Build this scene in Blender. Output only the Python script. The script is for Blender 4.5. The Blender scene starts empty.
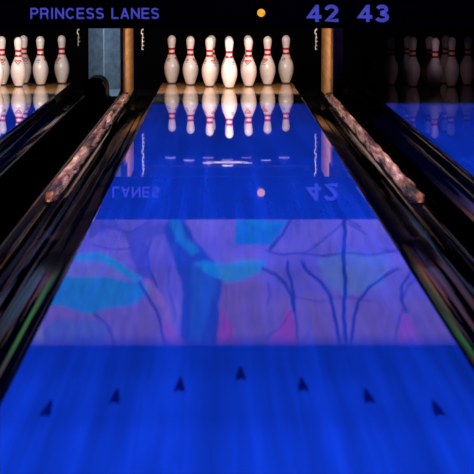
import bpy, bmesh, math, random
from mathutils import Vector, Matrix
random.seed(42)
PI = math.pi
sc = bpy.context.scene
COL = sc.collection

# ------------------------------------------------------------------ helpers
def link(o, parent=None):
    COL.objects.link(o)
    if parent is not None:
        o.parent = parent
    return o

def tag(o, label=None, cat=None, group=None, kind=None):
    if label: o['label'] = label
    if cat: o['category'] = cat
    if group: o['group'] = group
    if kind: o['kind'] = kind
    return o

def thing(name, label, cat, loc=(0, 0, 0), rotz=0.0, group=None):
    o = bpy.data.objects.new(name, None)
    o.empty_display_size = 0.05
    link(o); o.location = loc; o.rotation_euler = (0, 0, rotz)
    return tag(o, label, cat, group)

def obj(name, bm, mats, parent=None, smooth=False, loc=None):
    me = bpy.data.meshes.new(name)
    bmesh.ops.recalc_face_normals(bm, faces=bm.faces)
    bm.to_mesh(me); bm.free()
    if not isinstance(mats, (list, tuple)): mats = [mats]
    for m in mats: me.materials.append(m)
    if smooth:
        for p in me.polygons: p.use_smooth = True
    o = bpy.data.objects.new(name, me)
    link(o, parent)
    if loc: o.location = loc
    return o

def add_box(bm, x0, x1, y0, y1, z0, z1, bev=0.0, mi=0):
    r = bmesh.ops.create_cube(bm, size=1.0)
    vs = r['verts']
    for v in vs:
        v.co = Vector(((x0 + x1) / 2 + v.co.x * (x1 - x0), (y0 + y1) / 2 + v.co.y * (y1 - y0), (z0 + z1) / 2 + v.co.z * (z1 - z0)))
    fs = set(f for v in vs for f in v.link_faces)
    for f in fs: f.material_index = mi
    if bev > 0:
        es = list(set(e for v in vs for e in v.link_edges))
        bmesh.ops.bevel(bm, geom=es, offset=bev, segments=2, affect='EDGES', profile=0.5)
    return bm

def bx(x0, x1, y0, y1, z0, z1, bev=0.0):
    return add_box(bmesh.new(), x0, x1, y0, y1, z0, z1, bev)

def add_lathe(bm, prof, seg=32, cx=0, cy=0, cz=0):
    rings = []
    for r, z in prof:
        if r < 1e-6:
            rings.append([bm.verts.new((cx, cy, cz + z))])
        else:
            rings.append([bm.verts.new((cx + r * math.cos(2 * PI * k / seg), cy + r * math.sin(2 * PI * k / seg), cz + z)) for k in range(seg)])
    for a, b in zip(rings, rings[1:]):
        for k in range(seg):
            k2 = (k + 1) % seg
            if len(a) == 1 and len(b) == 1: continue
            if len(a) == 1: bm.faces.new((a[0], b[k], b[k2]))
            elif len(b) == 1: bm.faces.new((a[k], a[k2], b[0]))
            else: bm.faces.new((a[k], a[k2], b[k2], b[k]))
    return bm

def add_prism_y(bm, pts, y0, y1, mi=0):
    """closed x,z outline extruded along y"""
    a = [bm.verts.new((x, y0, z)) for x, z in pts]
    b = [bm.verts.new((x, y1, z)) for x, z in pts]
    n = len(pts)
    fs = [bm.faces.new(a), bm.faces.new(b[::-1])]
    a = [bm.verts.new((x, y0, z)) for x, z in pts]         # own edge loops, so shading stays true along the length
    b = [bm.verts.new((x, y1, z)) for x, z in pts]
    for k in range(n):
        fs.append(bm.faces.new((a[k], b[k], b[(k + 1) % n], a[(k + 1) % n])))
    for f in fs: f.material_index = mi
    return bm

def add_prism_z(bm, pts, z0, z1):
    a = [bm.verts.new((x, y, z0)) for x, y in pts]
    b = [bm.verts.new((x, y, z1)) for x, y in pts]
    n = len(pts)
    bm.faces.new(a); bm.faces.new(b[::-1])
    for k in range(n):
        bm.faces.new((a[k], b[k], b[(k + 1) % n], a[(k + 1) % n]))
    return bm

def add_tube(bm, path, r, seg=10):
    rings = []
    n = len(path)
    for i, p in enumerate(path):
        p = Vector(p)
        t = (Vector(path[min(i + 1, n - 1)]) - Vector(path[max(i - 1, 0)])).normalized()
        up = Vector((0, 0, 1)) if abs(t.z) < 0.9 else Vector((1, 0, 0))
        u = t.cross(up).normalized(); w = u.cross(t).normalized()
        rr = r[i] if isinstance(r, (list, tuple)) else r
        rings.append([bm.verts.new(p + (u * math.cos(2 * PI * k / seg) + w * math.sin(2 * PI * k / seg)) * rr) for k in range(seg)])
    for a, b in zip(rings, rings[1:]):
        for k in range(seg):
            bm.faces.new((a[k], a[(k + 1) % seg], b[(k + 1) % seg], b[k]))
    bm.faces.new(rings[0][::-1]); bm.faces.new(rings[-1])
    return bm

def copy_tree(o, parent=None):
    c = o.copy(); COL.objects.link(c)
    if parent is not None: c.parent = parent
    for ch in list(o.children): copy_tree(ch, c)
    return c

# ---------------------------------------------------------------- materials
def mat(name, col=(0.5, 0.5, 0.5), rough=0.5, metal=0.0, ior=1.5, emit=None, estr=0.0, spec=0.5, coat=0.0):
    m = bpy.data.materials.new(name); m.use_nodes = True
    b = m.node_tree.nodes['Principled BSDF']
    b.inputs['Base Color'].default_value = (*col, 1)
    b.inputs['Roughness'].default_value = rough
    b.inputs['Metallic'].default_value = metal
    b.inputs['IOR'].default_value = ior
    b.inputs['Specular IOR Level'].default_value = spec
    b.inputs['Coat Weight'].default_value = coat
    if emit:
        b.inputs['Emission Color'].default_value = (*emit, 1)
        b.inputs['Emission Strength'].default_value = estr
    return m

def nd(m, t, **kw):
    n = m.node_tree.nodes.new(t)
    for k, v in kw.items():
        if k in n.inputs: n.inputs[k].default_value = v
        else: setattr(n, k, v)
    return n

def lk(m, a, b): m.node_tree.links.new(a, b)

def coords(m, scale=(1, 1, 1), loc=(0, 0, 0)):
    tc = nd(m, 'ShaderNodeTexCoord'); mp = nd(m, 'ShaderNodeMapping')
    mp.inputs['Scale'].default_value = scale; mp.inputs['Location'].default_value = loc
    lk(m, tc.outputs['Object'], mp.inputs['Vector'])
    return mp.outputs['Vector']

def ramp(m, fac, stops):
    r = nd(m, 'ShaderNodeValToRGB')
    e = r.color_ramp.elements
    while len(e) < len(stops): e.new(0.5)
    for k, (p, c) in enumerate(stops):
        e[k].position = p; e[k].color = (*c, 1)
    lk(m, fac, r.inputs['Fac'])
    return r.outputs['Color']

def noisy(m, scale, stops, detail=3.0, sc3=(1, 1, 1), sock='Base Color'):
    n = nd(m, 'ShaderNodeTexNoise', Scale=scale, Detail=detail)
    lk(m, coords(m, sc3), n.inputs['Vector'])
    lk(m, ramp(m, n.outputs['Fac'], stops), m.node_tree.nodes['Principled BSDF'].inputs[sock])
    return n

def bump(m, fac, strength, dist):
    b = nd(m, 'ShaderNodeBump', Strength=strength, Distance=dist)
    lk(m, fac, b.inputs['Height'])
    lk(m, b.outputs['Normal'], m.node_tree.nodes['Principled BSDF'].inputs['Normal'])

# lane: long maple boards under a hard gloss finish
def lane_material():
    m = mat('lane_maple', rough=0.05, ior=1.5)
    p = m.node_tree.nodes['Principled BSDF']
    tc = nd(m, 'ShaderNodeTexCoord'); sx = nd(m, 'ShaderNodeSeparateXYZ')
    lk(m, tc.outputs['Object'], sx.inputs['Vector'])
    mul = nd(m, 'ShaderNodeMath', operation='MULTIPLY'); mul.inputs[1].default_value = 39 / 1.05
    lk(m, sx.outputs['X'], mul.inputs[0])
    fl = nd(m, 'ShaderNodeMath', operation='FLOOR'); lk(m, mul.outputs[0], fl.inputs[0])
    wn = nd(m, 'ShaderNodeTexWhiteNoise', noise_dimensions='1D'); lk(m, fl.outputs[0], wn.inputs['W'])
    ns = nd(m, 'ShaderNodeTexNoise', Scale=1.0, Detail=4.0); lk(m, coords(m, (14, 0.35, 1)), ns.inputs['Vector'])
    ns2 = nd(m, 'ShaderNodeTexNoise', Scale=1.0, Detail=3.0); lk(m, coords(m, (70, 1.2, 1), (3, 1, 0)), ns2.inputs['Vector'])
    a = nd(m, 'ShaderNodeMath', operation='MULTIPLY_ADD'); lk(m, wn.outputs['Value'], a.inputs[0]); a.inputs[1].default_value = 0.14
    lk(m, ns.outputs['Fac'], a.inputs[2])
    b = nd(m, 'ShaderNodeMath', operation='MULTIPLY_ADD'); lk(m, ns2.outputs['Fac'], b.inputs[0]); b.inputs[1].default_value = 0.30
    lk(m, a.outputs[0], b.inputs[2])
    c = ramp(m, b.outputs[0], [(0.42, (0.42, 0.31, 0.27)), (0.72, (0.56, 0.43, 0.40)), (1.0, (0.74, 0.60, 0.56))])
    lk(m, c, p.inputs['Base Color'])
    rr = ramp(m, ns.outputs['Fac'], [(0.3, (0.007,) * 3), (0.7, (0.020,) * 3)])
    lk(m, rr, p.inputs['Roughness'])
    return m

def wood(name, c0, c1, c2, rough, sc3):
    m = mat(name, rough=rough)
    n = nd(m, 'ShaderNodeTexNoise', Scale=1.0, Detail=6.0, Distortion=0.6)
    lk(m, coords(m, sc3), n.inputs['Vector'])
    lk(m, ramp(m, n.outputs['Fac'], [(0.25, c0), (0.5, c1), (0.78, c2)]), m.node_tree.nodes['Principled BSDF'].inputs['Base Color'])
    return m

LANE = lane_material()
DECK = wood('deck_maple', (0.50, 0.22, 0.075), (0.66, 0.33, 0.125), (0.76, 0.43, 0.18), 0.07, (40, 2.0, 8))
PLY = wood('kickback_plywood', (0.42, 0.20, 0.06), (0.62, 0.31, 0.10), (0.78, 0.44, 0.17), 0.45, (6, 1.5, 22))
ARROW = mat('arrow_inlay', (0.05, 0.03, 0.06), rough=0.05)
noisy(ARROW, 40, [(0.3, (0.06, 0.04, 0.09)), (0.7, (0.09, 0.06, 0.13))])

GUT = mat('gutter_plastic', (0.010, 0.009, 0.012), rough=0.13, spec=0.3)
g_n = noisy(GUT, 3.0, [(0.3, (0.003, 0.003, 0.003)), (0.7, (0.007, 0.006, 0.006))], sc3=(3, 0.6, 3))
g_w = nd(GUT, 'ShaderNodeTexNoise', Scale=1.0, Detail=2.0); lk(GUT, coords(GUT, (9, 0.8, 9)), g_w.inputs['Vector'])
bump(GUT, g_w.outputs['Fac'], 0.20, 0.02)
g_s = nd(GUT, 'ShaderNodeTexNoise', Scale=1.0, Detail=3.0); lk(GUT, coords(GUT, (55, 0.30, 55), (2, 0, 1)), g_s.inputs['Vector'])
lk(GUT, ramp(GUT, g_s.outputs['Fac'], [(0.47, (0.0,) * 3), (0.56, (0.10,) * 3), (0.68, (0.55,) * 3)]), GUT.node_tree.nodes['Principled BSDF'].inputs['Specular IOR Level'])
CAP = mat('capping_laminate', (0.012, 0.010, 0.020), rough=0.40, spec=0.0)
noisy(CAP, 6, [(0.3, (0.002, 0.0018, 0.004)), (0.7, (0.005, 0.004, 0.009))], sc3=(2, 0.4, 2))
EDGE = mat('capping_edge_strip', (0.50, 0.33, 0.27), rough=0.3, metal=0.9)
noisy(EDGE, 8, [(0.3, (0.36, 0.22, 0.17)), (0.7, (0.62, 0.42, 0.34))], sc3=(1, 1.5, 1))
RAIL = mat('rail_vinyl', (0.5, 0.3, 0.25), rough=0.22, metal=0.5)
noisy(RAIL, 1.0, [(0.40, (0.02, 0.008, 0.006)), (0.50, (0.26, 0.12, 0.085)), (0.58, (0.62, 0.38, 0.31)), (0.68, (0.95, 0.80, 0.74))], sc3=(26, 1.9, 26), detail=6)  # dark creases and bright glints of the crumpled rail painted into the colour
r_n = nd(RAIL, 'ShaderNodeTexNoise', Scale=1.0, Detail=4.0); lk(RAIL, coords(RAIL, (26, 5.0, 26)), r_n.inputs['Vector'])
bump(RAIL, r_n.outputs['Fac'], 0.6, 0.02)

PIN = mat('pin_plastic', (0.80, 0.74, 0.71), rough=0.22)
noisy(PIN, 9, [(0.25, (0.68, 0.60, 0.57)), (0.5, (0.80, 0.74, 0.71)), (0.8, (0.84, 0.79, 0.77))], sc3=(1, 1, 1.4))
RED = mat('pin_red', (0.52, 0.012, 0.03), rough=0.25)
noisy(RED, 60, [(0.3, (0.50, 0.006, 0.022)), (0.7, (0.60, 0.009, 0.03))])
GREY = mat('pin_grey_mark', (0.12, 0.13, 0.17), rough=0.3)
noisy(GREY, 60, [(0.3, (0.09, 0.10, 0.14)), (0.7, (0.16, 0.17, 0.21))])
BASE = mat('pin_base_ring', (0.10, 0.055, 0.045), rough=0.5)
noisy(BASE, 40, [(0.3, (0.07, 0.04, 0.03)), (0.7, (0.14, 0.08, 0.06))])

BLACK = mat('matt_black', (0.006, 0.006, 0.007), rough=0.7, spec=0.3)
noisy(BLACK, 12, [(0.3, (0.004, 0.004, 0.005)), (0.7, (0.009, 0.008, 0.010))])
FASCIA = mat('fascia_black', (0.002, 0.002, 0.002), rough=0.8, spec=0.1)
noisy(FASCIA, 5, [(0.3, (0.0015, 0.0015, 0.0015)), (0.7, (0.003, 0.003, 0.003))])
CURT = mat('pit_curtain', (0.005, 0.005, 0.005), rough=0.95, spec=0.1)
noisy(CURT, 1.0, [(0.3, (0.0008, 0.0008, 0.0008)), (0.7, (0.0016, 0.0014, 0.0014))], sc3=(20, 1, 0.6))
WALL = mat('room_dark_paint', (0.02, 0.02, 0.025), rough=0.85, spec=0.2)
noisy(WALL, 4, [(0.3, (0.016, 0.016, 0.02)), (0.7, (0.026, 0.024, 0.03))])
FLOOR = wood('approach_maple', (0.30, 0.19, 0.10), (0.42, 0.28, 0.16), (0.52, 0.36, 0.22), 0.2, (30, 1, 1))
HOOD = mat('hood_plastic', (0.008, 0.008, 0.009), rough=0.5, spec=0.03)
noisy(HOOD, 10, [(0.3, (0.002, 0.002, 0.002)), (0.7, (0.004, 0.004, 0.004))])
SHEET = mat('galvanised_sheet', (0.34, 0.40, 0.46), rough=0.55, metal=0.3)
s_n = noisy(SHEET, 22, [(0.25, (0.20, 0.25, 0.30)), (0.5, (0.32, 0.38, 0.43)), (0.8, (0.46, 0.52, 0.56))], detail=6)
SEAM = mat('bright_seam', (0.8, 0.85, 0.88), rough=0.35, metal=0.4)
noisy(SEAM, 30, [(0.3, (0.65, 0.72, 0.78)), (0.7, (0.85, 0.9, 0.92))])
CHAIN = mat('chain_steel', (0.75, 0.72, 0.68), rough=0.3, metal=0.5)
noisy(CHAIN, 50, [(0.3, (0.55, 0.52, 0.50)), (0.7, (0.85, 0.82, 0.78))])
CUP = mat('cup_nylon', (0.78, 0.76, 0.72), rough=0.3)
noisy(CUP, 30, [(0.3, (0.80, 0.78, 0.76)), (0.7, (0.92, 0.91, 0.90))])
LETTER = mat('lit_letter', (0.10, 0.10, 0.3), rough=0.4, emit=(0.075, 0.075, 0.52), estr=0.95)
l_n = nd(LETTER, 'ShaderNodeTexNoise', Scale=30.0, Detail=3.0); lk(LETTER, coords(LETTER), l_n.inputs['Vector'])
lk(LETTER, ramp(LETTER, l_n.outputs['Fac'], [(0.3, (0.035, 0.042, 0.34)), (0.7, (0.070, 0.074, 0.47))]), LETTER.node_tree.nodes['Principled BSDF'].inputs['Emission Color'])
LAMP = mat('amber_lens', (0.8, 0.35, 0.03), rough=0.15, emit=(1.0, 0.40, 0.02), estr=0.95)
la = nd(LAMP, 'ShaderNodeTexNoise', Scale=60.0, Detail=3.0); lk(LAMP, coords(LAMP), la.inputs['Vector'])
lk(LAMP, ramp(LAMP, la.outputs['Fac'], [(0.35, (0.95, 0.34, 0.01)), (0.65, (1.0, 0.58, 0.06))]), LAMP.node_tree.nodes['Principled BSDF'].inputs['Emission Color'])

# ---------------------------------------------------------------- layout
CAMX, CAMH, FPX = -0.0585, 0.92, 2463.0
LW = 1.05; HL = LW / 2
FOUL = 0.80
HEAD = 18.96                       # head pin distance
DECK0 = 18.36; DECK1 = 19.95
MASK = 16.88
FLZ = -0.13
LANES = {'left': -1.780, 'centre': 0.0, 'right': 1.595}
GW = 0.235

# ---------------------------------------------------------------- setting
def struct(name, bm, m):
    return tag(obj(name, bm, m), kind='structure')

struct('floor', bx(-5, 5, -3.2, 21.4, FLZ - 0.1, FLZ), WALL)
struct('floor_approach', bx(-4.98, 4.98, -3.2, FOUL - 0.01, FLZ, 0.0), FLOOR)
struct('ceiling', bx(-5, 5, -3.2, 21.4, 3.2, 3.3), WALL)
struct('wall_left', bx(-5.1, -5.0, -3.2, 21.4, FLZ, 3.2), WALL)
struct('wall_right', bx(5.0, 5.1, -3.2, 21.4, FLZ, 3.2), WALL)
struct('wall_front', bx(-5, 5, -3.3, -3.2, FLZ, 3.2), WALL)
struct('wall_back', bx(-5, 5, 21.4, 21.5, FLZ, 3.2), CURT)
struct('wall_upper', bx(-5, 5, MASK + 0.01, MASK + 0.07, 1.69, 3.2), FASCIA)

# ---------------------------------------------------------------- lanes
def lane(cx, label, arrows):
    t = thing('bowling_lane', label, 'bowling lane', (cx, FOUL, FLZ), 0, 'bowling lanes')
    z1 = -FLZ
    obj('lane_bed', bx(-HL, HL, 0, DECK0 - FOUL - 0.003, 0, z1, 0.002), LANE, t)
    o = obj('pin_deck', bx(-HL, HL, DECK0 - FOUL, DECK1 - FOUL, 0, z1, 0.002), DECK, t)
    tag(o, 'brown maple pin deck under the pins')
    if arrows:
        for k in range(-3, 4):
            ay = 5.56 - FOUL - abs(k) * 0.150
            ax = k * 0.1362 - 0.012
            w, h = 0.0110, 0.165
            bm = add_prism_z(bmesh.new(), [(ax - w, ay - h * 0.65), (ax - w * .45, ay - h * .50), (ax + w * .45, ay - h * .50), (ax + w, ay - h * 0.65),
                                            (ax + w * .95, ay - h * .25), (ax + w * 0.3, ay + h * .45), (ax, ay + h * 0.62), (ax - w * .3, ay + h * .45), (ax - w * .95, ay - h * .25)][::-1], z1 - 0.003, z1 + 0.0006)
            tag(obj('aiming_arrow', bm, ARROW, t), 'dark arrow inlay on the lane')
    return t
lane(LANES['centre'], 'glossy blue-lit bowling lane in the centre, with seven dark arrows', True)
lane(LANES['left'], 'bowling lane left of the centre lane, only its far end in view', True)
lane(LANES['right'], 'blue-lit bowling lane at the right edge, below number 43', True)

# ---------------------------------------------------------------- gutters
def gutter(x0, x1, label):
    """rounded trough between x0 and x1"""
    t = thing('lane_gutter', label, 'gutter', ((x0 + x1) / 2, FOUL, FLZ), 0, 'gutters beside the lanes')
    w = (x1 - x0) / 2 - 0.0015
    H = -FLZ
    lip = 0.010
    n = 22
    bm = bmesh.new()
    ys = [0.0, DECK0 - FOUL - 0.58]
    inner = []
    for k in range(n + 1):
        a = PI * k / n
        inner.append((-(w - lip) * math.cos(a), H - 0.006 - 0.098 * math.sin(a) ** 0.55))
    pts = [(-w, 0), (-w, H - 0.006)] + inner + [(w, H - 0.006), (w, 0)]
    add_prism_y(bm, pts, ys[0], ys[1])
    o = obj('trough', bm, GUT, t)
    for p in o.data.polygons:
        p.use_smooth = abs(p.normal.y) < 0.5
    # flat deep channel beside the pin deck
    w -= 0.012
    bm = add_prism_y(bmesh.new(), [(-w, 0), (-w, H - 0.05), (-w + 0.008, H - 0.05), (-w + 0.02, 0.02), (w - 0.02, 0.02), (w - 0.008, H - 0.05), (w, H - 0.05), (w, 0)],
                     DECK0 - FOUL - 0.578, DECK1 - FOUL)
    obj('deck_channel', bm, GUT, t)
    return t
LE = {k: (v - HL, v + HL) for k, v in LANES.items()}
gutter(LE['centre'][0] - GW, LE['centre'][0], 'black gutter along the left edge of the centre lane')
gutter(LE['centre'][1], LE['centre'][1] + GW, 'black gutter along the right edge of the centre lane')
gutter(LE['left'][1], LE['left'][1] + GW, 'black gutter of the left lane, beyond the flat capping')
DIV_R0, DIV_R1 = LE['centre'][1] + GW, LE['right'][0] - GW - 0.01
gutter(LE['right'][0] - GW, LE['right'][0], 'black gutter along the left edge of the right lane')
gutter(LE['left'][0] - GW, LE['left'][0], 'black gutter on the far side of the left lane')
gutter(LE['right'][1], LE['right'][1] + GW, 'black gutter on the far side of the right lane')

# division cappings
DL0, DL1 = LE['left'][1] + GW, LE['centre'][0] - GW
t = thing('division_capping', 'flat dark purple capping between the left lane and the centre lane', 'capping', ((DL0 + DL1) / 2, FOUL, FLZ))
w = (DL1 - DL0) / 2 - 0.002
obj('cap', bx(-w + 0.008, w - 0.008, 0, 17.40 - FOUL, 0, -FLZ + 0.024, 0.003), CAP, t)
for s in (-1, 1):
    tag(obj('edge_strip', bx(s * w - 0.0075 if s > 0 else -w, s * w if s > 0 else -w + 0.0075, 0, 17.40 - FOUL, 0, -FLZ + 0.027, 0.002), EDGE, t), 'thin copper edge strip')
t = thing('division_capping', 'narrow dark capping between the centre lane and the right lane', 'capping', ((DIV_R0 + DIV_R1 + 0.01) / 2, FOUL, FLZ))
w = (DIV_R1 + 0.01 - DIV_R0) / 2 - 0.002
obj('cap', bx(-w, w, 0, 17.40 - FOUL, 0, -FLZ + 0.024, 0.003), CAP, t)

# crumpled copper bumper rails lying in the outer side of the gutters
def rail(xc, y0, y1, label, seed):
    rnd = random.Random(seed)
    R = 0.029
    ZC = 0.034
    t = thing('bumper_rail', label, 'bumper rail', (xc, y0, 0.0), 0, 'bumper rails beside the centre lane')
    bm = bmesh.new(); n = 34; seg = 10
    rings = []
    for i in range(n + 1):
        ring = []
        for k in range(seg):
            a = 2 * PI * (k + 0.35 * (i % 2)) / seg
            rr = R * rnd.uniform(0.80, 1.12)
            y = (y1 - y0) * i / n + (rnd.uniform(-0.09, 0.09) if 0 < i < n else 0)
            ring.append(bm.verts.new((rr * math.cos(a), y, ZC + rr * math.sin(a))))
        rings.append(ring)
    for a, b in zip(rings, rings[1:]):
        for k in range(seg):
            k2 = (k + 1) % seg
            bm.faces.new((a[k], a[k2], b[k])); bm.faces.new((a[k2], b[k2], b[k]))
    bm.faces.new(rings[0]); bm.faces.new(rings[-1])
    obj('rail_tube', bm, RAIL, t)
    bm = bmesh.new()
    add_lathe(bm, [(0, -0.09), (R * 0.30, -0.085), (R * 0.70, -0.04), (R * 1.02, 0.03), (0, 0.03)], 9)
    bmesh.ops.rotate(bm, verts=bm.verts, cent=(0, 0, 0), matrix=Matrix.Rotation(-PI / 2, 3, 'X'))
    o = obj('end_collar', bm, RAIL, t); o.location = (0, -0.012, ZC)
    s = 1 if xc > 0 else -1
    for q in range(5):                       # short arms out to the gutter lip
        y = (y1 - y0) * (0.08 + q * 0.21)
        xa, xb = sorted((0.0, s * (0.757 - abs(xc))))
        obj('bracket_arm', bx(xa, xb, y - 0.015, y + 0.015, -0.0055, 0.012, 0.002), HOOD, t)
    return t
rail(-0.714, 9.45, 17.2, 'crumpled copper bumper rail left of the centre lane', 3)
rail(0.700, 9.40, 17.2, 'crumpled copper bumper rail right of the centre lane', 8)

# ---------------------------------------------------------------- kickbacks and division front
KB0, KB1 = 17.85, 19.9
def kickback(x0, x1, label, inner):
    t = thing('kickback_panel', label, 'kickback', ((x0 + x1) / 2, KB0, FLZ), 0, 'kickback panels beside the pin decks')
    w = (x1 - x0) / 2
    z1 = 0.70 - FLZ
    obj('plywood_panel', bx(-w, w, 0, KB1 - KB0, 0, z1, 0.002), PLY, t)
    s = inner
    bm = add_prism_y(bmesh.new(), [(s * w, z1 - 0.16), (s * (w + 0.024), z1 - 0.20), (s * (w + 0.024), z1), (s * w, z1)], 0.0, 0.05)
    bmesh.ops.translate(bm, verts=bm.verts, vec=(0, 0.0, -0.02))
    obj('corner_bracket', bm, PLY, t)
    return t
kickback(DL1 - 0.024, DL1 + 0.004, 'orange-lit plywood kickback left of the centre pins', 1)
kickback(DIV_R0, DIV_R1 + 0.008, 'orange-lit plywood kickback right of the centre pins, below number 42', -1)
t = thing('kickback_panel', 'dark kickback panel right of the left lane pins', 'kickback', (DL0 + 0.014, KB0, FLZ), 0, 'kickback panels beside the pin decks')
obj('plywood_panel', bx(-0.014, 0.014, 0, KB1 - KB0, 0, 0.70 - FLZ, 0.002), HOOD, t)

# grey sheet metal front between the two kickbacks
t = thing('sheet_metal_partition', 'blue-grey sheet metal panel with bright centre seam between left and centre pins', 'metal panel', ((DL0 + DL1) / 2 + 0.006, 17.55, FLZ))
w = (DL1 - DL0) / 2 - 0.016
H1 = 0.70 - FLZ
bm = add_prism_z(bmesh.new(), [(-w, 0.10), (0.0, 0.0), (0.0, 0.012), (-w, 0.112)], 0.0, H1); obj('left_sheet', bm, SHEET, t)
bm = add_prism_z(bmesh.new(), [(0.0, 0.0), (w, 0.06), (w, 0.072), (0.0, 0.012)], 0.0, H1); obj('right_sheet', bm, SHEET, t)
tag(obj('seam', bx(-0.004, 0.004, -0.006, 0.002, 0.0, H1, 0.001), SEAM, t), 'bright vertical seam')
bm = bmesh.new()   # sloping foot plate running out to the gutter
a = [bm.verts.new(p) for p in [(w - 0.075, -0.30, -FLZ + 0.012), (w - 0.012, -0.30, -FLZ + 0.012), (w, 0.05, -FLZ + 0.06), (w - 0.085, 0.02, -FLZ + 0.06)]]
b = [bm.verts.new(v.co + Vector((0, 0, -0.006))) for v in a]
bm.faces.new(a); bm.faces.new(b[::-1])
for k in range(4): bm.faces.new((a[k], b[k], b[(k + 1) % 4], a[(k + 1) % 4]))
obj('foot_plate', bm, SHEET, t)

# dark hood over the ball track at the foot of the sheet metal front
t = thing('ball_track_hood', 'black rounded ball track hood at foot of the grey metal panel', 'hood', (-0.914, 16.9, 0.0275))
bm = bmesh.new()
prof = []
for k in range(13):
    a = PI * k / 12
    prof.append((-0.078 * math.cos(a), 0.012 + 0.135 * math.sin(a) ** 0.55))
prof = [(-0.078, 0.0)] + prof + [(0.078, 0.0)]
add_prism_y(bm, prof, 0.0, 0.45)
o = obj('shell', bm, HOOD, t)
for p in o.data.polygons: p.use_smooth = abs(p.normal.y) < 0.5
bm = add_tube(bmesh.new(), [(0.070, -0.005, 0.02), (0.076, -0.005, 0.05), (0.068, -0.005, 0.085), (0.050, -0.005, 0.115)], 0.0035, 8)
tag(obj('trim_strip', bm, CHAIN, t, smooth=True), 'pale trim on the hood edge')

# grey prongs added in place of a bluish reflection in the gutter
t = thing('gutter_glint', 'small grey two-pronged stand-in for a gutter reflection, right of the right kickback', 'reflection stand-in', (0.824, 17.3, 0.0245))
obj('foot', bx(-0.018, 0.018, -0.02, 0.02, 0.0, 0.02, 0.002), SHEET, t)
for s in (-1, 1):
    obj('prong', bx(s * 0.012 - 0.004, s * 0.012 + 0.004, -0.004, 0.004, 0.02, 0.065 + 0.012 * s, 0.002), SHEET, t)

# ---------------------------------------------------------------- masking unit
t = thing('masking_unit', 'black masking unit above the lanes with lit lettering and a mural', 'masking unit', (0, MASK, 0.51))
obj('fascia', bx(-4.9, 4.9, 0, 0.06, 0.0, 0.290, 0.004), FASCIA, t)
for px_ in (-4.85, 4.85): obj('support_post', bx(px_ - 0.04, px_ + 0.04, 0.0, 0.06, FLZ - 0.51, 0.0), BLACK, t)
tag(obj('bottom_trim', bx(-4.9, 4.9, -0.006, 0.0, 0.0, 0.010, 0.001), HOOD, t), 'thin black trim along the bottom edge')

S = 145.7
def mx(px): return (px - 220) / S + CAMX
def arc(cx, cy, rx, ry, a0, a1, n=12):
    return [(cx + rx * math.cos(math.radians(a0 + (a1 - a0) * k / n)), cy + ry * math.sin(math.radians(a0 + (a1 - a0) * k / n))) for k in range(n + 1)]
def ribbon(bm, pts, w, depth):
    """a bent flat bar of width w along pts (x, z), standing depth proud of the fascia"""
    L, R = [], []
    n = len(pts)
    for i, p in enumerate(pts):
        p = Vector(p)
        d0 = (p - Vector(pts[i - 1])).normalized() if i else None
        d1 = (Vector(pts[i + 1]) - p).normalized() if i < n - 1 else None
        if d0 is None: d0 = d1
        if d1 is None: d1 = d0
        n0 = Vector((-d0.y, d0.x)); n1 = Vector((-d1.y, d1.x))
        m = (n0 + n1); m = m / max(0.5, m.dot(n0)) if m.length > 1e-6 else n0
        L.append(p + m * w / 2); R.append(p - m * w / 2)
    fl = [bm.verts.new((q.x, -depth, q.y)) for q in L]; fr = [bm.verts.new((q.x, -depth, q.y)) for q in R]
    bl = [bm.verts.new((q.x, -0.0008, q.y)) for q in L]; br = [bm.verts.new((q.x, -0.0008, q.y)) for q in R]
    for k in range(n - 1):
        bm.faces.new((fl[k], fl[k + 1], fr[k + 1], fr[k])); bm.faces.new((bl[k], br[k], br[k + 1], bl[k + 1]))
        bm.faces.new((fl[k], bl[k], bl[k + 1], fl[k + 1])); bm.faces.new((fr[k], fr[k + 1], br[k + 1], br[k]))
    bm.faces.new((fl[0], fr[0], br[0], bl[0])); bm.faces.new((fl[-1], bl[-1], br[-1], fr[-1]))
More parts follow.
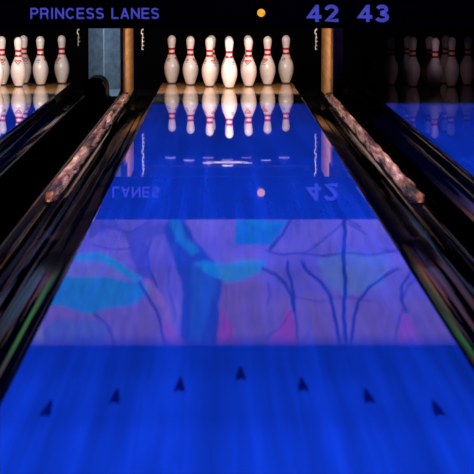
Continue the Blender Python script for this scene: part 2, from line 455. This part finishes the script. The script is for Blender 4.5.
# strokes per glyph: cap height 1, stroke weight t, centre lines kept t/2 inside the box; value = (advance width, strokes)
def glyph(c, t):
    h = t / 2; T = 1 - h
    if c == 'P': return 0.66, [[(h, 0), (h, 1)], [(h, T), (0.36, T)] + arc(0.36, 0.5 + (T - 0.5 + h) / 2 - h / 2, 0.30 - h, (T - 0.47) / 2, 90, -90) + [(h, 0.47)]]
    if c == 'R': return 0.72, [[(h, 0), (h, 1)], [(h, T), (0.40, T)] + arc(0.40, (T + 0.47) / 2, 0.30 - h, (T - 0.47) / 2, 90, -90) + [(h, 0.47)], [(0.42, 0.47), (0.56, 0.40), (0.585, 0.16), (0.63, 0.0)]]
    if c == 'I': return 0.20 + t * 0.3, [[(0.10 + t * .15, 0), (0.10 + t * .15, 1)]]
    if c == 'N': return 0.72, [[(h, 0), (h, 1)], [(0.72 - h, 0), (0.72 - h, 1)], [(h, T), (0.72 - h, h)]]
    if c == 'C': return 0.75, [arc(0.375, 0.5, 0.375 - h, 0.5 - h, 38, 322, 22)]
    if c == 'E': return 0.64, [[(h, 0), (h, 1)], [(h, T), (0.62, T)], [(h, 0.51), (0.58, 0.51)], [(h, h), (0.64, h)]]
    if c == 'S': return 0.66, [arc(0.33, 0.74, 0.33 - h - 0.01, 0.26 - h, 18, 205, 14) + [(0.16, 0.555), (0.50, 0.455)] + arc(0.33, 0.27, 0.33 - h, 0.27 - h, 28, -160, 14)]
    if c == 'L': return 0.59, [[(h, 0), (h, 1)], [(h, h), (0.59, h)]]
    if c == 'A': return 0.74, [[(h * 1.05, 0), (0.37, 0.97)], [(0.74 - h * 1.05, 0), (0.37, 0.97)], [(0.16, 0.29), (0.58, 0.29)]]
    if c == '4': return 0.66, [[(0.46, 0), (0.46, 1)], [(0.44, T), (h * 0.9, 0.30), (0.66, 0.30)]]
    if c == '2': return 0.64, [arc(0.32, 0.69, 0.32 - h, 0.31 - h, 175, -25, 14) + [(0.34, 0.33), (h * 1.2, h), (0.64, h)]]
    if c == '3': return 0.64, [arc(0.31, 0.735, 0.29 - h, 0.265 - h, 165, -80, 12) + [(0.25, 0.52)], [(0.25, 0.52)] + arc(0.31, 0.275, 0.33 - h, 0.275 - h, 82, -165, 14)]
    return 0.34, []
def lettering(name, text, px0, px1, h, zc, wt, gap):
    adv = [glyph(c, wt)[0] for c in text]
    tot = sum(adv) + gap * (len(text) - 1)
    k = (px1 - px0) / S / tot
    x = mx(px0)
    for c, a in zip(text, adv):
        if c != ' ':
            bm = bmesh.new()
            for i, st in enumerate(glyph(c, wt)[1]):
                pts = [((px_ - 0) * k, (pz - 0.5) * h) for px_, pz in st]
                ribbon(bm, pts, wt * (k * 0.5 + h * 0.5), 0.004 + 0.0002 * i)
            o = obj(name, bm, LETTER, t)
            o.location = (x, 0.0, zc - 0.51)
            tag(o, ('glowing blue letter ' if name == 'letter' else 'glowing blue numeral ') + c)
        x += (a + gap) * k
LZ = 0.612
lettering('letter', 'PRINCESS LANES', 31.5, 159.5, 0.075, LZ, 0.155, 0.13)
lettering('numeral', '42', 306.5, 338.0, 0.117, LZ, 0.185, 0.12)
lettering('numeral', '43', 357, 388.5, 0.117, LZ, 0.185, 0.12)

# the mural: painted figures and bare trees on a backlit panel, as colours on a fine grid
def mural():
    S2 = S
    def seg_d(p, a, b):
        ax, ay = a; bx_, by = b; dx, dy = bx_ - ax, by - ay
        L = dx * dx + dy * dy
        k = 0 if L == 0 else max(0, min(1, ((p[0] - ax) * dx + (p[1] - ay) * dy) / L))
        return math.hypot(p[0] - ax - k * dx, p[1] - ay - k * dy)
    def inside(p, poly):
        c = False; n = len(poly); j = n - 1
        for i in range(n):
            xi, yi = poly[i]; xj, yj = poly[j]
            if (yi > p[1]) != (yj > p[1]) and p[0] < (xj - xi) * (p[1] - yi) / (yj - yi) + xi: c = not c
            j = i
        return c
    LAV = (0.165, 0.11, 0.36); TAN = (0.20, 0.105, 0.11); TEAL = (0.01, 0.22, 0.32); DK = (0.006, 0.01, 0.05)
    NAVY = (0.006, 0.03, 0.09); ROSE = (0.42, 0.04, 0.12); AQUA = (0.01, 0.29, 0.44); OLIVE = (0.26, 0.24, 0.02); ORG = (0.70, 0.20, 0.02); GRN = (0.05, 0.50, 0.08)
    DUSK = (0.06, 0.045, 0.14)
    polys = [  # colour, opacity, polygon   (a design drawn in its own units, 152 to the metre)
        (TAN, .8, [(40, 308), (100, 300), (150, 290), (168, 300), (176, 350), (20, 350)]),
        (TAN, .9, [(222, 285), (262, 282), (290, 300), (292, 350), (216, 350)]),
        (TAN, .8, [(298, 300), (340, 285), (345, 350), (298, 350)]),
        (TAN, .7, [(348, 300), (400, 296), (470, 310), (470, 350), (348, 350)]),
        ((0.12, 0.20, 0.27), .8, [(318, 258), (345, 250), (390, 255), (385, 285), (345, 298), (328, 285)]),
        (DUSK, .8, [(84, 217), (112, 217), (122, 226), (104, 231), (88, 238)]),
        (DUSK, .75, [(122, 230), (146, 226), (170, 222), (172, 230), (150, 240), (128, 240)]),
        (DUSK, .9, [(129, 240), (141, 236), (149, 246), (146, 262), (154, 282), (146, 284), (136, 272), (130, 256)]),
        ((0.17, 0.16, 0.38), .8, [(74, 258), (100, 256), (128, 270), (140, 279), (112, 280), (66, 276)]),
        (TEAL, .95, [(56, 277), (84, 275), (110, 279), (140, 281), (152, 290), (137, 302), (112, 309), (92, 314), (66, 308), (40, 306)]),
        (AQUA, .9, [(66, 259), (80, 251), (100, 252), (120, 262), (142, 278), (136, 281), (112, 268), (92, 259)]),
        ((0.30, 0.14, 0.20), .8, [(140, 277), (150, 281), (164, 300), (176, 330), (182, 349), (172, 349), (162, 318), (152, 298)]),
        (NAVY, .92, [(170, 214), (184, 214), (196, 244), (216, 262), (222, 284), (218, 305), (222, 322), (212, 352), (182, 352), (180, 318), (182, 280), (172, 256), (164, 232)]),
        (AQUA, .55, [(170, 214), (180, 214), (184, 234), (200, 252), (192, 256), (176, 240)]),
        ((0.02, 0.10, 0.30), .8, [(192, 262), (212, 268), (216, 288), (200, 345), (190, 345), (190, 300)]),
        (AQUA, .85, [(194, 263), (232, 261), (266, 260), (262, 270), (248, 279), (228, 281), (208, 275)]),
        ((0.0, 0.16, 0.36), .95, [(235, 219), (290, 219), (272, 243), (250, 246), (235, 243)]),
        (AQUA, .5, [(244, 219), (285, 220), (262, 230)]),
        (ROSE, .8, [(215, 352), (218, 330), (224, 306), (230, 322), (238, 352)]),
        (ROSE, .85, [(262, 352), (276, 335), (287, 310), (294, 312), (299, 352)]),
        (ROSE, .6, [(398, 352), (402, 312), (410, 318), (420, 335), (428, 352)]),
        (ROSE, .5, [(168, 352), (160, 325), (164, 318), (186, 345), (192, 352)]),
        ((0.03, 0.12, 0.22), .6, [(50, 322), (90, 318), (112, 330), (100, 344), (30, 344)]),
        # invented shapes beside the lane, made vivid to colour the gutter reflections
        (GRN, .9, [(-60, 240), (-10, 230), (20, 250), (10, 290), (-50, 300)]),
        (ORG, .9, [(-120, 225), (-70, 222), (-64, 320), (-110, 340)]),
        (ROSE, .8, [(18, 225), (44, 222), (40, 260), (22, 280)]),
        (OLIVE, .9, [(-40, 300), (30, 280), (44, 345), (-30, 348)]),
        (OLIVE, .9, [(440, 222), (500, 222), (520, 260), (470, 280)]),
        (GRN, .9, [(500, 268), (560, 240), (590, 300), (520, 330)]),
        (ORG, .9, [(420, 225), (440, 222), (458, 262), (446, 290)]),
        (ROSE, .8, [(560, 300), (620, 240), (650, 330), (590, 345)]),
        (ORG, .8, [(640, 222), (720, 240), (700, 345), (660, 330)]),
        (TEAL, .8, [(-260, 230), (-160, 240), (-150, 300), (-240, 320)]),
    ]
    strokes = [  # colour, width, opacity, points
        (DK, 4.2, .95, [(344, 214), (345, 260), (345, 300), (346, 350)]),
        (DK, 3.6, .9, [(340, 350), (337, 320), (331, 298), (322, 281), (307, 270), (302, 263)]),
        (DK, 3.2, .9, [(350, 350), (355, 322), (360, 302), (370, 286), (384, 277), (398, 270)]),
        (DK, 1.6, .8, [(345, 222), (325, 236), (305, 253)]),
        (DK, 2.0, .8, [(345, 219), (360, 226)]), (DK, 2.0, .7, [(348, 224), (366, 232)]),
        (DK, 3.4, .85, [(262, 268), (276, 273), (287, 284), (292, 298), (293, 312)]),
        (DK, 3.2, .9, [(287, 262), (288, 270), (293, 284), (294, 300), (293, 312)]),
        (DK, 1.8, .8, [(294, 312), (298, 330), (299, 350)]),
        (DK, 1.8, .6, [(290, 314), (282, 326), (268, 336)]),
        (DK, 2.2, .75, [(266, 249), (285, 254), (306, 254), (345, 254), (402, 252)]),
        (DK, 3.0, .85, [(292, 219), (284, 232), (270, 247)]),
        (DK, 1.8, .5, [(295, 299), (318, 301), (342, 298), (375, 300)]),
        (DK, 2.4, .5, [(269, 282), (271, 294), (268, 304)]),
        (DK, 3.4, .8, [(412, 272), (404, 286), (403, 300), (406, 312)]), (DK, 2.2, .7, [(404, 300), (411, 284), (418, 278)]),
        (DK, 2.0, .7, [(403, 310), (398, 330), (398, 350)]), (DK, 2.2, .6, [(380, 247), (392, 252), (404, 250)]),
        (DK, 3.0, .8, [(139, 281), (149, 300), (158, 320), (166, 350)]),
        (DK, 2.6, .6, [(94, 314), (104, 324), (110, 336), (112, 350)]),
        (DK, 2.0, .6, [(100, 226), (128, 230), (150, 222)]),
        (DK, 2.4, .6, [(152, 240), (146, 252), (148, 270), (158, 288)]),
        (DK, 1.6, .5, [(170, 262), (168, 290), (176, 320)]),
        (DK, 1.8, .5, [(92, 244), (110, 250), (130, 246)]),
        (DK, 1.5, .4, [(225, 285), (227, 310), (222, 330)]),
        (DK, 2.5, .7, [(500, 220), (505, 350)]), (DK, 2.5, .7, [(-20, 220), (-24, 350)]), (DK, 2.5, .7, [(-140, 220), (-130, 350)]), (DK, 2.5, .7, [(600, 220), (596, 350)]),
    ]
    pb = [(c, o, p, min(q[0] for q in p) - 3, max(q[0] for q in p) + 3, min(q[1] for q in p) - 3, max(q[1] for q in p) + 3) for c, o, p in polys]
    sb = [(c, w_, o, p, min(q[0] for q in p) - 6, max(q[0] for q in p) + 6, min(q[1] for q in p) - 6, max(q[1] for q in p) + 6) for c, w_, o, p in strokes]
    Y0, Y1 = 218.5, 346.5
    def colour(x, y):
        k = max(0.0, min(1.0, (y - 245) / 90))
        wob = 0.5 + 0.5 * math.sin(x * 0.043 + 1.3 * math.sin(y * 0.05)) * math.sin(y * 0.061 + 0.9)
        c = [LAV[i] * (1 - k) + (0.6 * LAV[i] + 0.4 * TAN[i]) * k for i in range(3)]
        c = [v * (0.74 + 0.46 * wob) for v in c]
        # hand-painted wobble of the outlines
        x2 = x + 0.9 * math.sin(y * 0.11 + x * 0.05) + 0.4 * math.sin(y * 0.4)
        y2 = y + 1.4 * math.sin(x * 0.13 + 0.4)
        for col, o, p, ax, bx_, ay, by in pb:
            if ax < x2 < bx_ and ay < y2 < by:
                h = sum(inside((x2 + dx, y2 + dy), p) for dx in (-1.2, 1.2) for dy in (-1.2, 1.2)) / 4
                if h: c = [c[i] * (1 - o * h) + col[i] * o * h for i in range(3)]
        for col, w_, o, p, ax, bx_, ay, by in sb:
            if ax < x2 < bx_ and ay < y2 < by:
                d = min(seg_d((x2, y2), p[i], p[i + 1]) for i in range(len(p) - 1))
                h = max(0.0, min(1.0, (w_ * 0.5 + 0.8 - d) / 1.6)) * o
                if h: c = [c[i] * (1 - h) + col[i] * h for i in range(3)]
        f = max(0.0, min(1.0, (y - 334) / 12))          # painted fade to dark at the upper border, softening the edge of its reflection
        return [c[i] * (1 - 0.85 * f) + 0.85 * f * DUSK[i] * 0.5 for i in range(3)]
    bm = bmesh.new()
    cl = bm.verts.layers.float_color.new('paint')
    px0, px1 = -220.0, 660.0
    nx, ny = 760, 120
    grid = []
    for j in range(ny + 1):
        y = Y0 + (Y1 - Y0) * j / ny
        row = []
        for i in range(nx + 1):
            x = px0 + (px1 - px0) * i / nx
            v = bm.verts.new(((x - 220) / S2 + CAMX, -0.002, (y - Y0) / (Y1 - Y0) * 0.876))
            v[cl] = (*colour(x, y), 1)
            row.append(v)
        grid.append(row)
    for j in range(ny):
        for i in range(nx):
            bm.faces.new((grid[j][i], grid[j][i + 1], grid[j + 1][i + 1], grid[j + 1][i]))
    # back box of the panel
    x0, x1 = (px0 - 220) / S2 + CAMX, (px1 - 220) / S2 + CAMX
    add_box(bm, x0, x1, -0.001, 0.06, 0.0, 0.876, mi=1)
    m = mat('mural_backlit', (0.02, 0.02, 0.02), rough=0.6, spec=0.2)
    at = nd(m, 'ShaderNodeVertexColor'); at.layer_name = 'paint'
    n = nd(m, 'ShaderNodeTexNoise', Scale=9.0, Detail=5.0); lk(m, coords(m, (2.5, 1, 1)), n.inputs['Vector'])
    br = ramp(m, n.outputs['Fac'], [(0.25, (0.72,) * 3), (0.75, (1.25,) * 3)])
    mx_ = nd(m, 'ShaderNodeMix', data_type='RGBA', blend_type='MULTIPLY')
    mx_.inputs[0].default_value = 1.0
    lk(m, at.outputs['Color'], mx_.inputs[6]); lk(m, br, mx_.inputs[7])
    b = m.node_tree.nodes['Principled BSDF']
    lk(m, mx_.outputs[2], b.inputs['Emission Color']); b.inputs['Emission Strength'].default_value = 1.0
    return bm, [m, FASCIA]
bm, ms = mural()
o = obj('mural_panel', bm, ms, t)
o.location = (0, 0, 0.292)
tag(o, 'backlit mural of painted figures and bare trees')

# amber indicator lamp
il = thing('indicator_lamp', 'round amber lamp glowing on the black fascia above the pins', 'lamp', (mx(261), MASK, LZ + 0.004))
bm = add_lathe(bmesh.new(), [(0.0, 0.0), (0.030, 0.0), (0.032, 0.006), (0.028, 0.010), (0.0, 0.010)], 24)
bmesh.ops.rotate(bm, verts=bm.verts, cent=(0, 0, 0), matrix=Matrix.Rotation(PI / 2, 3, 'X'))
obj('bezel', bm, HOOD, il, smooth=True)
bm = add_lathe(bmesh.new(), [(0.0275 * math.cos(a * PI / 20), 0.008 + 0.022 * math.sin(a * PI / 20)) for a in range(0, 10)] + [(0, 0.030)], 24)
bmesh.ops.rotate(bm, verts=bm.verts, cent=(0, 0, 0), matrix=Matrix.Rotation(PI / 2, 3, 'X'))
tag(obj('lens', bm, LAMP, il, smooth=True), 'glowing amber dome')

# hanging chains behind the fascia
def chain(x, y, z_top, n, label):
    z_top += 0.0
    c = thing('hanging_chain', label, 'chain', (x, y, z_top), 0, 'chains hanging behind the masking unit')
    L = 0.034
    for k in range(n):
        bm = bmesh.new()
        pts = []
        for q in range(17):
            a = 2 * PI * q / 16
            u = 0.0060 * math.cos(a); v = 0.0075 * math.sin(a) + (0.0095 if math.sin(a) >= 0 else -0.0095)
            pts.append((u, 0, v))
        add_tube(bm, pts, 0.0024, 6)
        o = obj('link', bm, CHAIN, c, smooth=True)
        o.location = (0.0035 * math.sin(k * 2.1), 0, -0.018 - k * 0.029)
        o.rotation_euler = (0, 0.12 * math.sin(k * 1.7), (PI / 2 if k % 2 else 0.2))
    return c
# ---------------------------------------------------------------- pinsetters (table with one cup over every pin) and their pin lamps
R3 = 0.3048
ROW = R3 * math.sin(PI / 3)
SPOT = {1: (0, 0), 2: (-.5, 1), 3: (.5, 1), 4: (-1, 2), 5: (0, 2), 6: (1, 2), 7: (-1.5, 3), 8: (-.5, 3), 9: (.5, 3), 10: (1.5, 3)}
def spot(n): return SPOT[n][0] * R3, SPOT[n][1] * ROW
def pinsetter(cx, label):
    p = thing('pinsetter', label, 'pinsetter', (cx, HEAD, 0.70), 0, 'pinsetter tables above the pins')
    bm = add_prism_z(bmesh.new(), [(-0.20, -0.14), (0.20, -0.14), (0.66, 0.86), (0.66, 1.0), (-0.66, 1.0), (-0.66, 0.86)], -0.03, 0.0)
    obj('table', bm, BLACK, p)
    obj('front_beam', bx(-0.69, 0.69, -0.55, -0.47, 0.0, 0.07, 0.004), BLACK, p)
    obj('rear_beam', bx(-0.62, 0.62, 0.80, 0.88, 0.0, 0.07, 0.004), BLACK, p)
    for rx in (-0.55, 0.55):
        for ry in (-0.51, 0.84):
            obj('hanger_rod', bx(rx - 0.012, rx + 0.012, ry - 0.012, ry + 0.012, 0.06, 2.5), BLACK, p)
    obj('spine', bx(-0.05, 0.05, -0.86, 0.86, 0.0, 0.05, 0.004), BLACK, p)
    obj('lamp_housing', bx(-0.56, 0.56, -0.93, -0.88, -0.17, 0.07, 0.004), BLACK, p)
    obj('sparkle_bar', bx(-0.17, 0.16, 0.30, 0.315, -0.112, -0.098, 0.003), CUP, p)  # pale bar added for the bright line in the lane reflection
    obj('bar_hanger', bx(-0.01, 0.01, 0.302, 0.312, -0.10, -0.02), HOOD, p)
    for n in range(1, 11):
        x, y = spot(n)
        bm = add_lathe(bmesh.new(), [(0.020, -0.03), (0.024, -0.05), (0.036, -0.085), (0.040, -0.105), (0.037, -0.107), (0.030, -0.085), (0.018, -0.05), (0, -0.045)], 16, x, y, 0)
        cup = obj('cup', bm, HOOD, p, smooth=True)
        bm = add_tube(bmesh.new(), [(x + 0.040 * math.cos(a), y + 0.040 * math.sin(a), -0.106) for a in (PI * (1.05 + 0.9 * q / 10) for q in range(11))], 0.004 + 0.003 * ((n * 7) % 3) / 2, 6)
        obj('rim_clip', bm, CUP, cup, smooth=True)
    return p
pinsetter(LANES['centre'], 'pinsetter table hidden above the centre pins, seen in the lane reflection')
pinsetter(LANES['left'], 'pinsetter table hidden above the left pins')
pinsetter(LANES['right'], 'pinsetter table hidden above the right pins')

chain(-0.634, 18.40, 0.698, 13, 'short pale chain hanging right of the left orange kickback')
chain(0.659, 18.40, 0.698, 13, 'short pale chain hanging left of the right orange kickback')
chain(-1.111, 18.40, 0.698, 12, 'short pale chain hanging left of the grey metal panel')

# ---------------------------------------------------------------- bowling pins
IN = 0.0254
PROF = [(0, 1.015), (0.10, 1.12), (0.75, 1.414), (1.5, 1.70), (2.25, 1.953), (3.375, 2.255), (4.5, 2.383), (5.2, 2.36), (5.875, 2.28), (6.6, 2.09), (7.25, 1.852), (8.0, 1.50), (8.625, 1.236),
        (9.375, 0.983), (10.0, 0.900), (10.875, 0.935), (11.75, 1.047), (12.625, 1.203), (13.5, 1.273)]
def pin_r(z):
    zi = z / IN
    for (z0, r0), (z1, r1) in zip(PROF, PROF[1:]):
        if z0 <= zi <= z1:
            k = (zi - z0) / (z1 - z0)
            return (r0 + (r1 - r0) * k) * IN
    if zi > 13.5:
        u = min(1.0, (zi - 13.5) / 1.5)
        return 1.273 * IN * math.sqrt(max(0, 1 - u * u))
    return PROF[0][1] * IN
def smooth_prof(z0, z1, n, off=0.0):
    out = []
    for k in range(n + 1):
        z = z0 + (z1 - z0) * k / n
        d = 0.006
        r = (pin_r(max(0, z - d)) + 2 * pin_r(z) + pin_r(min(0.381, z + d))) / 4 if 0.012 < z < 0.335 else pin_r(z)
        out.append((r + off, z))
    return out
def pin_rs(z): return smooth_prof(z, z, 1)[0][0]
def decal(polys, th0):
    """flat shapes (u across, v height in metres) laid on the pin surface"""
    bm = bmesh.new()
    polys = [[(u * 1.12, ZE + (v - ZE) * 1.12) for u, v in p] for p in polys]
    for poly in polys:
        # subdivide by triangulating a fan about the centroid
        cu = sum(p[0] for p in poly) / len(poly); cv = sum(p[1] for p in poly) / len(poly)
        def on(u, v, o=0.0009):
            r = pin_rs(v) + o; a = th0 + u / pin_rs(v)
            return Vector((r * math.sin(a), -r * math.cos(a), v))
        c = bm.verts.new(on(cu, cv, 0.0012))
        vs = []
        for i, p in enumerate(poly):
            q = poly[(i + 1) % len(poly)]
            for k in range(4):
                vs.append(bm.verts.new(on(p[0] + (q[0] - p[0]) * k / 4, p[1] + (q[1] - p[1]) * k / 4)))
        for i in range(len(vs)): bm.faces.new((c, vs[i], vs[(i + 1) % len(vs)]))
    return bm
def strip(a, b, w):
    d = Vector((b[0] - a[0], b[1] - a[1])); d.normalize(); n = Vector((-d.y, d.x)) * w / 2
    return [(a[0] + n.x, a[1] + n.y), (b[0] + n.x, b[1] + n.y), (b[0] - n.x, b[1] - n.y), (a[0] - n.x, a[1] - n.y)]
ZE = 0.190
crown = [strip((-0.024, ZE + 0.007), (-0.012, ZE + 0.014), 0.006), strip((-0.012, ZE + 0.014), (0.0, ZE + 0.008), 0.006), strip((0.0, ZE + 0.008), (0.012, ZE + 0.014), 0.006),
         strip((0.012, ZE + 0.014), (0.024, ZE + 0.007), 0.006), strip((-0.023, ZE + 0.008), (0.0, ZE - 0.016), 0.006), strip((0.023, ZE + 0.008), (0.0, ZE - 0.016), 0.006),
         strip((-0.012, ZE + 0.003), (0.012, ZE + 0.003), 0.004)]
under = [strip((-0.014, ZE - 0.026), (-0.006, ZE - 0.026), 0.005), strip((-0.003, ZE - 0.026), (0.004, ZE - 0.026), 0.005), strip((0.007, ZE - 0.026), (0.015, ZE - 0.026), 0.005)]
side = [strip((-0.012, ZE), (0.012, ZE + 0.006), 0.005), strip((-0.012, ZE - 0.009), (0.010, ZE - 0.009), 0.004), strip((0.0, ZE + 0.012), (0.008, ZE + 0.002), 0.005)]

def make_pin():
    p = thing('bowling_pin', 'x', 'bowling pin')
    zs = [0.0, 0.002, 0.006] + [0.012 + 0.331 * k / 44 for k in range(45)] + [0.343 + (0.381 - 0.343) * math.sin(k / 9 * PI / 2) for k in range(1, 10)]
    prof = [(0, 0.0)] + [(max(pin_rs(z), 0.0), z) for z in zs]
    prof[-1] = (0, 0.381)
    obj('pin_body', add_lathe(bmesh.new(), prof, 40), PIN, p, smooth=True)
    tag(obj('base_ring', add_lathe(bmesh.new(), [(pin_rs(0.0015) + 0.0006, 0.0003), (pin_rs(0.004) + 0.0012, 0.003), (pin_rs(0.010) + 0.0008, 0.009), (pin_rs(0.010) - 0.001, 0.0092)], 40), BASE, p, smooth=True), 'dark base ring')
    for z0, z1 in ((0.265, 0.283), (0.228, 0.246)):
        pr = smooth_prof(z0, z1, 6, 0.0007)
        tag(obj('neck_stripe', add_lathe(bmesh.new(), [(pr[0][0] - 0.001, z0)] + pr + [(pr[-1][0] - 0.001, z1)], 40), RED, p, smooth=True), 'red stripe around the neck')
    tag(obj('crown_emblem', decal(crown, 0), RED, p), 'red crown emblem')
    obj('emblem_caption', decal(under, 0), GREY, p)
    tag(obj('side_mark', decal(side, math.radians(-105)), GREY, p), 'small grey mark')
    return p
proto = make_pin()
used = [False]
def place(rack, n, ang, label):
    o = proto if not used[0] else copy_tree(proto)
    used[0] = True
    x, y = spot(n)
    if rack == 'centre' and n == 8: x += 0.014          # a little off its spot
    o.location = (LANES[rack] + (0.013 if rack == 'centre' else 0.0) + x, HEAD + y, 0.0)
    o.rotation_euler = (0, 0, math.radians(ang))
    o.scale = (1.02, 1.02, 1.015)
    o['label'] = label
    o['group'] = {'left': 'pins of the left rack', 'centre': 'pins of the centre rack', 'right': 'pins of the right rack'}[rack]
C_ = {1: (140, 'white head pin nearest the camera, fourth from the left in the centre rack'),
      2: (55, 'front white pin left of the head pin in the centre rack, another pin close behind'),
      3: (-12, 'front white pin right of the head pin in the centre rack, red emblem facing forward'),
      4: (68, 'second pin from the left of the centre rack, red emblem at its right edge'),
      5: (20, 'white pin hidden straight behind the head pin of the centre rack'),
      6: (-38, 'second pin from the right of the centre rack, red emblem at its left'),
      7: (72, 'leftmost white pin of the centre rack, in its back row'),
      8: (60, 'back row pin peeking out behind the pin left of the centre head pin'),
      9: (-60, 'back row pin almost hidden behind the pin right of the centre head pin'),
      10: (80, 'rightmost white pin of the centre rack, small grey mark on its left')}
L_ = {1: (10, 'head pin of the left rack, cut off by the left edge of the picture'),
      3: (0, 'front white pin of the left rack with red emblem facing forward, second row'),
      5: (8, 'white pin behind the cut-off head pin of the left rack'),
      6: (85, 'second pin from the right of the left rack, small grey mark'),
      9: (24, 'back row pin half hidden behind the front pin of the left rack'),
      10: (-48, 'rightmost white pin of the left rack, red emblem at its left'),
      2: (20, 'left rack pin left of its head pin, outside the picture'),
      4: (-20, 'left rack pin at the left end of its third row'),
      7: (40, 'left rack pin at the left end of its back row'),
      8: (-30, 'left rack back row pin, second from the left')}
R_ = {1: (150, 'dim head pin in the middle of the right rack below number 43'),
      2: (170, 'dim front pin left of the head pin in the unlit right rack'),
      3: (170, 'dim front pin right of the head pin in the unlit right rack'),
      4: (160, 'faint pin at the left of the unlit right rack'),
      5: (160, 'faint pin behind the head pin of the unlit right rack'),
      6: (160, 'faint pin at the right edge of the picture in the unlit rack'),
      7: (160, 'darkest back row pin of the right rack beside the kickback'),
      8: (160, 'faint back row pin behind the left front pin of the right rack'),
      9: (160, 'faint back row pin behind the right front pin of the right rack'),
      10: (160, 'back row pin of the right rack beyond the right edge of the picture')}
for rack, d in (('centre', C_), ('left', L_), ('right', R_)):
    for n, (a, lab) in d.items(): place(rack, n, a, lab)

# ---------------------------------------------------------------- lights
def area(name, loc, rot, sx, sy, power, col, spread=180):
    l = bpy.data.lights.new(name, 'AREA'); l.shape = 'RECTANGLE'; l.size = sx; l.size_y = sy
    l.energy = power; l.color = col; l.spread = math.radians(spread)
    o = bpy.data.objects.new(name, l); link(o); o.location = loc; o.rotation_euler = rot
    return o
# blue black-light strips on the ceiling over each lane
for k in LANES:
    for y0, y1, g in ((0.9, 3.6, 1.1), (3.6, 4.9, 1.05), (4.9, 5.5, 0.92), (5.5, 6.6, 0.80), (6.6, 7.6, 0.86), (7.6, 9.0, 1.12), (9.0, 12.0, 1.32), (12.0, 14.5, 1.1), (14.5, 16.82, 0.88)):
        area('blue_strip_light', (LANES[k], (y0 + y1) / 2, 2.6), (0, 0, 0), 1.25, y1 - y0, 8.5 * g * (y1 - y0), (0.0045, 0.056, 1.0), 6)
# warm pin-deck lamps behind the masking unit, aimed back at the pins
WARM = (1.0, 0.87, 0.81)
for k, pw in (('left', 15), ('centre', 15)):
    area('pin_deck_light', (LANES[k], HEAD - 0.86, 0.59), (math.radians(66), 0, 0), 1.0, 0.06, pw, WARM, 150)
# weak narrow light over the right deck, shaped to show mainly its middle pins
area('pin_deck_light', (LANES['right'] + 0.02, HEAD - 0.86, 0.57), (math.radians(72), 0, 0), 0.06, 0.05, 0.035, (0.95, 0.62, 0.78), 30)
# unseen cool lamp added to light the sheet metal panel and hood trim
area('division_light', (-0.88, 17.02, 0.95), (math.radians(27), 0, 0), 0.10, 0.10, 1.7, (0.60, 0.80, 1.0), 90)

# unseen narrow warm fill lights, added overhead to brighten the two rails
for x in (-0.714, 0.700):
    area('rail_fill_light', (x, 13.05, 2.9), (0, 0, 0), 0.03, 7.6, 6.2, (1.0, 0.70, 0.60), 3)

# world: a dark hall
wd = bpy.data.worlds.new('hall'); sc.world = wd; wd.use_nodes = True
wd.node_tree.nodes['Background'].inputs['Color'].default_value = (0.01, 0.01, 0.03, 1)
wd.node_tree.nodes['Background'].inputs['Strength'].default_value = 0.02

# ---------------------------------------------------------------- camera
cd = bpy.data.cameras.new('camera'); cam = bpy.data.objects.new('camera', cd); link(cam)
cd.sensor_width = 36.0; cd.lens = 36.0 * FPX / 474.0
cd.clip_end = 200
pitch = math.atan(269.0 / FPX)
yaw = math.atan(17.0 / FPX)        # vanishing point sits 17 px left of centre
cam.location = (CAMX, 0.0, CAMH)
cam.rotation_euler = (PI / 2 - pitch, 0, -yaw)
cd.dof.use_dof = True; cd.dof.focus_distance = 18.5; cd.dof.aperture_fstop = 14.0
sc.camera = cam
sc.view_settings.view_transform = 'Standard'; sc.view_settings.look = 'None'
sc.view_settings.gamma = 1.0; sc.view_settings.exposure = 0.0
